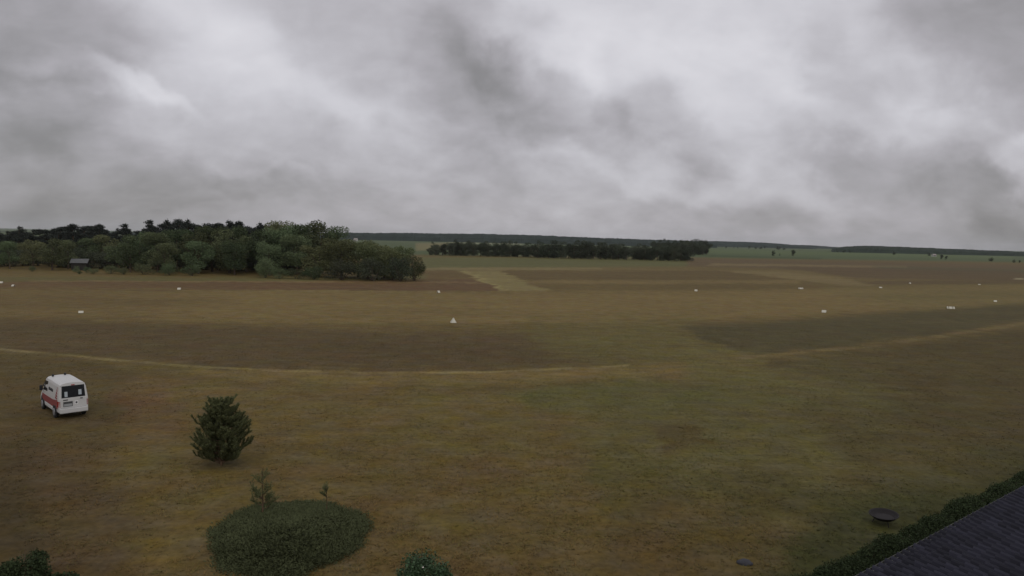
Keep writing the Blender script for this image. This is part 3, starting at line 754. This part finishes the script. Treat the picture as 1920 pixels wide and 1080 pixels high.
        bm = bmesh.new(); box(bm, (s*.98, 1.30, 1.20), (.10, .06, .05)); bm_obj('mirror_arm', bm, M_blk, o)
        for wy in (-1.48, 1.45):
            bm = bmesh.new(); bmesh.ops.create_cone(bm, cap_ends=True, segments=24, radius1=.42, radius2=.42, depth=.06, matrix=Matrix.Translation((s*.945, wy, .42)) @ Matrix.Rotation(math.pi/2, 4, 'Y'))
            bm_obj('wheel_arch', bm, M_blk, o)
            wh = empty('wheel', (s*.90, wy, .335)); wh.parent = o
            bm = bmesh.new(); bmesh.ops.create_cone(bm, cap_ends=True, segments=28, radius1=.335, radius2=.335, depth=.22, matrix=Matrix.Rotation(math.pi/2, 4, 'Y')); bm_obj('tyre', bm, M_tyre, wh, .03)
            bm = bmesh.new(); bmesh.ops.create_cone(bm, cap_ends=True, segments=20, radius1=.215, radius2=.18, depth=.04, matrix=Matrix.Translation((s*.12, 0, 0)) @ Matrix.Rotation(s*math.pi/2, 4, 'Y')); bm_obj('rim', bm, M_rim, wh)
    mesh_obj('windscreen', [(-.70, 1.07, 1.92), (.70, 1.07, 1.92), (.86, 1.80, 1.31), (-.86, 1.80, 1.31)], [(0,1,2,3)], M_glass, o).modifiers.new('s', 'SOLIDIFY').thickness = .04
    for (x, y) in ((-.50, .52), (.32, .62)):
        bm = bmesh.new(); bmesh.ops.create_cone(bm, cap_ends=True, segments=12, radius1=.085, radius2=.07, depth=.13, matrix=Matrix.Translation((x, y, 2.045))); bm_obj('roof_lamp', bm, M_blk, o, .012)
    bm = bmesh.new(); box(bm, (0, .05, .34), (1.6, 4.2, .10)); bm_obj('underbody', bm, M_blk, o)
    tag(o, 'white panel van with red side stripe seen from behind on the dry turf', 'van')
VAN_RZ = R(45)
van()

# ------------------------------------------------------------------ foreground shrubs
def needle_spray(paths, g, per, ln, wd, up=.35):
    """thin needle triangles set round shoot paths [(p0,p1)]"""
    out_ = []
    for (a, b) in paths:
        a = np.array(a); b = np.array(b); d = b-a; dl = np.linalg.norm(d); d = d/dl
        k = max(3, int(per*dl)); t = g.random((k, 1)); p = a+(b-a)*t
        v = unit(k, g); v = v-(v@d)[:, None]*d; v /= np.linalg.norm(v, axis=1, keepdims=True)
        dirn = v+d*g.uniform(.5, 1.2, (k, 1)); dirn[:, 2] += up; dirn /= np.linalg.norm(dirn, axis=1, keepdims=True)
        s = np.cross(dirn, unit(k, g)); s /= np.linalg.norm(s, axis=1, keepdims=True)
        l = ln*g.uniform(.6, 1.2, (k, 1))
        out_.append(np.stack([p-s*wd, p+s*wd, p+dirn*l], 1))
    return np.concatenate(out_)
def young_pine(p, h, wid, seed, nb, label, group, bare=.06, dens=230, needle=.13, wd=.012):
    g = np.random.default_rng(seed); o = empty('young_pine', (p.x, p.y, 0))
    shoots = [((0, 0, h*.2), (0, 0, h*.98))]; tv, tf = tube([(0, 0, -.05), (.02, .01, h*.4), (0, 0, h*.97)], [.05*h/3, .035*h/3, .008], 7)
    for i in range(nb):
        z0 = h*(bare+(.86-bare)*g.random()**1.25); a = g.uniform(0, 6.283)
        fr = z0/h; ext = wid/2*min(1, .60+fr*1.2)*(1-fr)**.5*1.16*g.uniform(.42, 1.12)
        end = np.array([ext*math.cos(a), ext*math.sin(a), z0+ext*g.uniform(.35, .8)])
        end[2] = min(end[2], h*(.52+.46*(1-min(1, ext/(wid*.5))))*g.uniform(.92, 1.04)); end[2] = max(end[2], z0+.05); mid = np.array([end[0]*.55, end[1]*.55, z0+(end[2]-z0)*.35])
        v2, f2 = tube([(0, 0, z0), tuple(mid), tuple(end)], [.018, .012, .005], 4); o_ = len(tv); tv += v2; tf += [tuple(k+o_ for k in f) for f in f2]
        shoots.append((mid, end)); shoots.append((end, end+np.array([0.1*math.cos(a), .1*math.sin(a), .22])*g.uniform(.7, 1.5)))
        for k in range(5):
            t = g.uniform(.25, 1); q = np.array([0, 0, z0])*(1-t)+end*t; q[2] = z0+(end[2]-z0)*t**1.4
            dr = np.array([math.cos(a), math.sin(a), 0])*.2+unit(1, g)[0]*np.array([.28, .28, .1])+np.array([0, 0, .36])
            shoots.append((q, q+dr*g.uniform(.6, 1.1)*min(1, h/2.2)))
    for k in range(10 if h > 2 else 2):
        z0 = h*g.uniform(.62, .86); a = g.uniform(0, 6.283); q = np.array([math.cos(a)*.12, math.sin(a)*.12, z0])*np.array([h/3.2, h/3.2, 1])
        shoots.append((q, q*np.array([1.5, 1.5, 1])+np.array([0, 0, h*g.uniform(.07, .13)])))
    mesh_obj('trunk', tv, tf, M_pbark, o)
    link('needles', tris_mesh('needles', needle_spray(shoots, g, dens, needle, wd), M_ypine), o)
    tag(o, label, 'pine', group); return o
pp = at(415, 872)
young_pine(pp, height_px(pp, 743), 2.8, 5, 135, 'bushy young pine standing alone between the van and the dark juniper', 'young pines on the turf', .02, 380, .13, .009)
p1 = at(492, 968); young_pine(p1, height_px(p1, 879), .95, 8, 15, 'thin pine sapling rising from the left side of the dark juniper', 'young pines on the turf', .15, 100, .11, .009)
p2 = at(612, 962); young_pine(p2, height_px(p2, 911), .28, 9, 5, 'tiny pine seedling rising from the right side of the dark juniper', 'young pines on the turf', .3, 110, .10, .009)
def juniper():
    g = np.random.default_rng(21)
    a0, a1 = at(545, 940), at(545, 1082); c = (a0+a1)/2; ry = (a0.y-a1.y)/2
    rx = (at(684, 1008).x-at(404, 1008).x)/2; c = Vector((at(538, 1008).x, c.y, 0))
    o = empty('creeping_juniper', (c.x, c.y, 0), math.atan2(-c.x, c.y))
    n = 60000
    a = g.uniform(0, 6.283, n); r = (np.sqrt(g.random(n))*.98+np.abs(g.normal(0, .065, n)))*(1+.05*np.sin(3*a+1)+.03*np.sin(7*a)+.02*np.sin(13*a+2))
    x = r*rx*np.cos(a); y = r*ry*np.sin(a)
    hgt = .22*np.clip(1-r**2.6, 0, 1)*(0.55+.9*fbm(x/.9+5, y/.9, 3))+.04
    z = hgt*g.uniform(.55, 1.05, n)
    p = np.stack([x, y, z], 1); out_d = np.stack([np.cos(a), np.sin(a), 0*a], 1)
    d = out_d*.55+unit(n, g)*.75; d[:, 2] = np.abs(d[:, 2])*.5+.12; d /= np.linalg.norm(d, axis=1, keepdims=True)
    s = np.cross(d, np.array([0, 0, 1.0])+unit(n, g)*.45); s /= np.linalg.norm(s, axis=1, keepdims=True)
    l = g.uniform(.05, .14, (n, 1)); w = l*.22
    q = np.stack([p-d*l*.4, p+s*w, p+d*l*.6, p-s*w], 1); q[:, :, 2] = np.maximum(q[:, :, 2], .01)
    link('foliage', quads_mesh('foliage', q, M_jun), o)
    # the woody mat beneath
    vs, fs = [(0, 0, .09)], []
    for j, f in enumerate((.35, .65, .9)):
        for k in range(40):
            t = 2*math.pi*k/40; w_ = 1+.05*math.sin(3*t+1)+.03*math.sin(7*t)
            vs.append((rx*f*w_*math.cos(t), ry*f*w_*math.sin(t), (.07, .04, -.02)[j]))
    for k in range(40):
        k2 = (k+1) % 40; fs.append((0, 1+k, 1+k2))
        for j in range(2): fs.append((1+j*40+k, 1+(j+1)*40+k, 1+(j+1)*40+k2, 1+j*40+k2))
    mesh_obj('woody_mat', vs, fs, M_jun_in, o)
    tag(o, 'wide low dark creeping juniper mat at the bottom of the picture', 'juniper')
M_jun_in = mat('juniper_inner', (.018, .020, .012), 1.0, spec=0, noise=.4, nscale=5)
juniper()
def leafy_bush(name, u, vtop, vbase, wid, seed, material, label, n=5200, flowers=0, leaf=.085):
    g = np.random.default_rng(seed); p = at(u, vbase); h = height_px(p, vtop+4); o = empty(name, (p.x, p.y, 0))
    lobes = [((0, 0, h*.5), (wid*.36, wid*.36, h*.42))]
    for i in range(15):
        a = g.uniform(0, 6.283); hh = h*g.uniform(.2, .82); rd = wid/2*math.sqrt(max(.05, 1-(hh/h)**2.4))*g.uniform(.5, .85); r = wid*g.uniform(.10, .17)
        lobes.append(((rd*math.cos(a), rd*math.sin(a), hh), (r, r, r*.9)))
    q = leaf_quads(lobes, n, leaf, g, (.45, 1.08)); q[:, :, 2] = np.maximum(q[:, :, 2], .01)
    link('foliage', quads_mesh('foliage', q, material), o)
    tv, tf = [], []
    for l in lobes[1:9]:
        c = l[0]; v2, f2 = tube([(c[0]*.1, c[1]*.1, -.02), (c[0]*.5, c[1]*.5, c[2]*.6), c], [.02, .014, .005], 5); o_ = len(tv); tv += v2; tf += [tuple(k+o_ for k in f) for f in f2]
    v2, f2 = tube([(0, 0, 0), (0, 0, h*.7), (.01, 0, h*1.10)], [.02, .014, .004], 5); o_ = len(tv); tv += v2; tf += [tuple(k+o_ for k in f) for f in f2]
    mesh_obj('stem', tv, tf, M_bark, o)
    for k in range(flowers):
        l = lobes[g.integers(1, len(lobes))]; d = unit(1, g)[0]; d[1] = -abs(d[1]); d[2] = abs(d[2]); c = Vector(l[0])+Vector(d*np.array(l[1])*1.06)
        bm = bmesh.new(); bmesh.ops.create_icosphere(bm, subdivisions=1, radius=.03, matrix=Matrix.Translation(c) @ Matrix.Diagonal((1, 1, .6, 1))); bm_obj('blossom', bm, M_petal, o)
    tag(o, label, 'bush', 'leafy bushes at the bottom of the picture'); return o
leafy_bush('bush', 790, 1024, 1106, 1.95, 31, M_rose, 'rounded leafy bush with a few pale blossoms cut by the bottom edge', flowers=5)
leafy_bush('bush', 48, 1032, 1110, 1.75, 33, M_hedge, 'dark green bush in the bottom left corner of the picture')
leafy_bush('bush', 125, 1066, 1120, 1.0, 34, M_hedge, 'small dark bush beside the corner bush, barely above the bottom edge', 2500)

# ------------------------------------------------------------------ fire bowl and stone
M_iron = mat('rusty_iron', (.024, .021, .021), .9, noise=.3, nscale=9, bump=.2)
M_ash = mat('cold_ash', (.030, .027, .027), 1.0, noise=.4, nscale=12)
def bowl():
    p = at(1657, 983); o = empty('fire_bowl', (p.x, p.y, 0)); o.rotation_euler = (R(3), R(-4), 0); prof = []
    for i in range(9):
        t = i/8; prof.append((.52*math.sin(t*1.25)/math.sin(1.25), .20+.24*(1-math.cos(t*1.25))/(1-math.cos(1.25))))
    prof += [(.545, .445), (.545, .425)] + [(r-.012 if r > .02 else 0.001, z-.03) for (r, z) in reversed(prof[:9])]
    vs, fs = [], []; n = 36
    for (r, z) in prof:
        for k in range(n): vs.append((max(r, .001)*math.cos(2*math.pi*k/n), max(r, .001)*math.sin(2*math.pi*k/n), z))
    for i in range(len(prof)-1):
        for k in range(n): fs.append((i*n+k, i*n+(k+1) % n, (i+1)*n+(k+1) % n, (i+1)*n+k))
    mesh_obj('dish', vs, fs, M_iron, o, True)
    vs = [(.36*math.cos(2*math.pi*k/24), .36*math.sin(2*math.pi*k/24), .30) for k in range(24)]+[(0, 0, .33)]
    mesh_obj('ash', vs, [(k, (k+1) % 24, 24) for k in range(24)], M_ash, o)
    for k in range(3):
        a = 2*math.pi*k/3+.5; v2, f2 = tube([(.42*math.cos(a), .42*math.sin(a), 0), (.30*math.cos(a), .30*math.sin(a), .27)], [.018, .018], 6); mesh_obj('leg', v2, f2, M_iron, o)
    tag(o, 'round dark iron fire bowl standing on the grass near the hedge', 'fire bowl')
bowl()
def stone():
    p = at(1396, 1056); g = np.random.default_rng(4); bm = bmesh.new(); bmesh.ops.create_icosphere(bm, subdivisions=3, radius=1)
    for v in bm.verts:
        k = 1+.16*(vnoise(np.array(v.co.x*1.7+9), np.array(v.co.y*1.7+v.co.z*2))-.5)*2; v.co = Vector((v.co.x*.27*k, v.co.y*.22*k, max(-.02, v.co.z*.13*k)))
    o = bm_obj('flat_stone', bm, mat('dark_stone', (.045, .045, .052), .9, noise=.3, nscale=9, bump=.4), None, 0, True); o.location = (p.x, p.y, 0)
    tag(o, 'small dark flat stone in the grass left of the hedge', 'stone')
stone()

# ------------------------------------------------------------------ hedge
def hedge():
    A, B = at(1622, 1096), at(1975, 905); d = (B-A).normalized(); A = A-d*5; B = B+d*6; ln = (B-A).length; g = np.random.default_rng(12)
    nrm = Vector((-d.y, d.x, 0)); o = empty('hedge', (A.x, A.y, 0)); rz = math.atan2(d.y, d.x); o.rotation_euler = (0, 0, rz)
    n = 110000; x = g.uniform(0, ln, n); y = g.uniform(-1, 1, n); wv = .62*(1+.35*(fbm(x/.8, x*0+3, 3)-.5)*2); hv = 1.12*(1+.3*(fbm(x/1.1+30, x*0, 3)-.5)*2)
    th = g.uniform(0, math.pi, n); rr = g.uniform(.72, 1.08, n)
    yy = wv*np.cos(th)*rr; zz = hv*np.abs(np.sin(th))**.6*rr*g.uniform(.5, 1, n)**.35
    p = np.stack([x, yy, zz], 1); nn = np.stack([0*x, np.cos(th), np.sin(th)], 1)*.7+unit(n, g); nn /= np.linalg.norm(nn, axis=1, keepdims=True)
    t = np.cross(nn, unit(n, g)); t /= np.linalg.norm(t, axis=1, keepdims=True); b_ = np.cross(nn, t); s = g.uniform(.02, .048, (n, 1))
    q = np.stack([p-t*s, p+b_*s*.6, p+t*s, p-b_*s*.6], 1); q[:, :, 2] = np.maximum(q[:, :, 2], .01)
    link('foliage', quads_mesh('foliage', q, M_hedge), o)
    tv, tf = [], []
    for k in range(int(ln/.5)):
        v2, f2 = tube([(k*.5, 0, -.02), (k*.5+.03, .02, .5), (k*.5, 0, .95)], [.03, .02, .008], 5); o_ = len(tv); tv += v2; tf += [tuple(i+o_ for i in f) for f in f2]
    sm = mesh_obj('stem', tv, tf, M_bark, o); tag(sm, kind='stuff')
    tag(o, 'clipped green hedge running along the tiled roof at the bottom right', 'hedge')
hedge()

# ------------------------------------------------------------------ clubhouse with tiled roof below the camera
M_tile = mat('dark_roof_tile', (.018, .0178, .027), .6, spec=.15, noise=.25, nscale=10, objr=.38)
M_tile2 = mat('dark_roof_tile_far', (.018, .0178, .027), .6, spec=.15, noise=.25, nscale=10, isl=.38)
M_gut = mat('zinc_gutter', (.095, .094, .085), .7)
M_fas = mat('dark_wood', (.05, .04, .035), .8, noise=.3)
def clubhouse():
    EZ = 5.0; P1, P2 = at(1636, 1084, EZ), at(1924, 924, EZ); d = (P2-P1).normalized()
    up_h = Vector((d.y, -d.x, 0)); rz = math.atan2(d.y, d.x)
    A = P1-d*4.0; LN = 19.0; DP = 5.4; PT = R(17)
    o = empty('clubhouse', (A.x, A.y, 0)); o.rotation_euler = (0, 0, rz)      # local x along the eave, local -y up the slope
    T, G_, TW, TL = .24, .27, .19, .30
    ax = lambda x, s, k: Vector((x, -s*math.cos(PT), EZ+s*math.sin(PT)+k))
    vs, fs = [], []; nseg = 4
    for j, (s, lift) in enumerate(((0, .10), (TL, -.03))):
        for i in range(nseg+1):
            t = i/nseg; vs.append((t*TW, -s, lift+.085*math.sin(math.pi*t)**.8))
    for i in range(nseg+1): t = i/nseg; vs.append((t*TW, 0, .0+.085*math.sin(math.pi*t)**.8))
    for i in range(nseg): fs.append((i, i+1, nseg+2+i, nseg+1+i)); fs.append((i+1, i, 2*nseg+2+i, 2*nseg+3+i))
    fs.append((0, nseg+1, 2*nseg+2)); fs.append((nseg, 3*nseg+2, 2*nseg+1))
    tm = bpy.data.meshes.new('roof_tile'); tm.from_pydata(vs, [], fs); tm.update(); tm.materials.append(M_tile)
    rows = int(DP/math.cos(PT)/G_); tiles = []
    M0 = Matrix.Translation((A.x, A.y, 0)) @ Matrix.Rotation(rz, 4, 'Z')
    for r in range(rows):
        for c in range(int(LN/T)-1):
            x = c*T+(T/2 if r % 2 else 0); q = M0 @ ax(x+T/2, r*G_, 0); u, v, w = px_of(q.x, q.y, q.z)
            tiles.append((r, c, x, float(u), float(v), (q-Vector((0, 0, CAMH))).length))
    vis = sorted([t for t in tiles if -10 < t[3] < 1935 and t[4] < 1096], key=lambda t: t[5])[:300]; vset = {(t[0], t[1]) for t in vis}
    rv, rf = [], []; tp = Matrix.Rotation(-PT, 3, 'X')
    for (r, c, x, u, v, dist) in tiles:
        jit = random.uniform(-.012, .012)
        if (r, c) in vset:
            ob = link('roof_tile', tm, o); ob.location = ax(x, r*G_-.03, jit); ob.rotation_euler = (-PT+random.uniform(-.015, .015), random.uniform(-.012, .012), 0)
        else:
            o_ = len(rv); b0 = ax(x, r*G_-.03, jit); rv += [tp @ Vector(q)+b0 for q in vs]; rf += [tuple(k+o_ for k in f) for f in fs]
    # slope behind the ridge
    RY, RZ = -DP, EZ+DP*math.tan(PT)
    flip = Matrix.Rotation(math.pi, 3, 'Z') @ tp
    for r in range(rows):
        for c in range(int(LN/T)-1):
            s = r*G_-.03; b0 = Vector((c*T+TW+(T/2 if r % 2 else 0), -2*DP+s*math.cos(PT), EZ+s*math.sin(PT))); o_ = len(rv)
            rv += [flip @ Vector(q)+b0 for q in vs]; rf += [tuple(k+o_ for k in f) for f in fs]
    tag(mesh_obj('roof_tiles', rv, rf, M_tile2, o), kind='stuff')
    # deck under the tiles, walls, gutter, ridge
    dk = [(-.1, .0, EZ-.02), (LN, .0, EZ-.02), (LN, RY, RZ-.02), (-.1, RY, RZ-.02), (LN, 2*RY, EZ-.02), (-.1, 2*RY, EZ-.02)]
    dk += [(x, y, z-.10) for (x, y, z) in dk]
    mesh_obj('roof_deck', dk, [(0,1,2,3),(3,2,4,5),(7,6,9,8),(8,9,11,10),(0,6,7,1),(5,4,10,11),(1,7,8,2),(2,8,10,4),(0,3,9,6),(3,5,11,9)], M_fas, o)
    x0, x1, y0, y1 = .4, LN-.5, -.5, 2*RY+.5; zt = EZ-.14+.5*math.tan(PT)-.02
    wv = [(x0,y0,0),(x1,y0,0),(x1,y1,0),(x0,y1,0),(x0,y0,zt),(x1,y0,zt),(x1,y1,zt),(x0,y1,zt),(x0,RY,RZ-.16),(x1,RY,RZ-.16)]
    mesh_obj('wall', wv, [(0,1,5,4),(1,2,6,9,5),(2,3,7,6),(3,0,4,8,7)], M_wallw, o)
    for k in range(5):
        bm = bmesh.new(); box(bm, (2.5+k*3.4, y0+.02, 1.6), (1.2, .08, 1.3)); bm_obj('window', bm, M_pane, o)
    gv, gf = [], []
    for x in (-.15, LN+.05):
        for k in range(9):
            t = math.pi*k/8; gv.append((x, .070+.040*math.cos(t), EZ+.11-.06*math.sin(t)))
        for k in range(8, -1, -1):
            t = math.pi*k/8; gv.append((x, .070+.050*math.cos(t), EZ+.11-.07*math.sin(t)))
    for k in range(17): gf.append((k, k+1, k+19, k+18))
    gf.append((17, 0, 18, 35)); mesh_obj('gutter', gv, gf, M_gut, o)
    rvv, rff = tube([(-.1, RY, RZ+.03), (LN, RY, RZ+.03)], [.13, .13], 12); mesh_obj('ridge_cap', rvv, rff, M_tile2, o)
    tag(o, 'dark tiled roof of the building at the bottom right corner', 'building')
clubhouse()

# ------------------------------------------------------------------ turf tufts
def grass():
    g = np.random.default_rng(55); n = 90000
    D = 19+(95-19)*g.random(n)**1.9; a = np.deg2rad(g.uniform(-39, 39, n)); x = D*np.tan(a); y = D
    keep = fbm(x/2.2, y/2.2, 4)+g.normal(0, .12, n) > .47; x, y = x[keep], y[keep]; n = len(x)
    tone = ground_tone(x, y); k = 4; pts = np.repeat(np.stack([x, y, 0*x], 1), k, 0)
    h = np.repeat(g.uniform(.03, .10, n), k)*g.uniform(.6, 1.2, n*k); az = g.uniform(0, 6.283, n*k)
    off = np.stack([np.cos(az), np.sin(az), 0*az], 1); b0 = pts+off*g.uniform(0, .07, (n*k, 1)); s = np.stack([-np.sin(az), np.cos(az), 0*az], 1)
    w = g.uniform(.010, .022, (n*k, 1)); tip = b0+off*(h*g.uniform(1.2, 2.6, n*k))[:, None]; tip[:, 2] = h*.8
    zz = (fbm(b0[:, 0]/9, b0[:, 1]/9, 3)-.5)*.10*np.clip(np.hypot(b0[:, 0], b0[:, 1])/20, 0, 1)
    V3 = np.stack([b0-s*w, b0+s*w, tip], 1); V3[:, :, 2] += zz[:, None]-.005
    gm = bpy.data.materials.new('grass_blades'); gm.use_nodes = True; t = gm.node_tree; b = t.nodes['Principled BSDF']; b.inputs['Roughness'].default_value = .9; b.inputs['Specular IOR Level'].default_value = .1
    vc = t.nodes.new('ShaderNodeVertexColor'); vc.layer_name = 'turf'; t.links.new(vc.outputs[0], b.inputs['Base Color'])
    me = tris_mesh('grass', V3, gm)
    f = np.repeat(g.uniform(.85, 1.45, n), k)[:, None]; gr = np.repeat(g.random(n) < .3, k)[:, None]
    c = np.repeat(tone, k, 0)*f; c = np.where(gr, c*np.array([.85, 1.0, .8]), c*np.array([1.05, 1.0, .95]))
    at_ = me.color_attributes.new('turf', 'FLOAT_COLOR', 'POINT'); c3 = np.repeat(c, 3, 0)
    at_.data.foreach_set('color', np.concatenate([c3, np.ones((len(c3), 1))], 1).reshape(-1).astype(np.float32))
    tag(link('grass', me), 'short dry tufts of grass over the near turf', 'grass', kind='stuff')
grass()

# ------------------------------------------------------------------ haze
def haze():
    bm = bmesh.new(); X, Y0, Y1 = 9000, -9000, 9000; z0, z1 = -3, HAZE_TOP
    box(bm, (0, 0, (z0+z1)/2), (2*X, 18000, z1-z0))
    o = bm_obj('haze', bm, None)
    m = bpy.data.materials.new('air'); m.use_nodes = True; t = m.node_tree; t.nodes.clear()
    ou = t.nodes.new('ShaderNodeOutputMaterial'); pv = t.nodes.new('ShaderNodeVolumePrincipled')
    pv.inputs['Color'].default_value = (.80, .83, .88, 1); pv.inputs['Density'].default_value = 4e-5; pv.inputs['Anisotropy'].default_value = .2
    t.links.new(pv.outputs[0], ou.inputs['Volume']); o.data.materials.append(m)
    tag(o, 'thin pale haze over the far fields and woods', 'haze', kind='stuff')
HAZE_TOP = 90.0
haze()
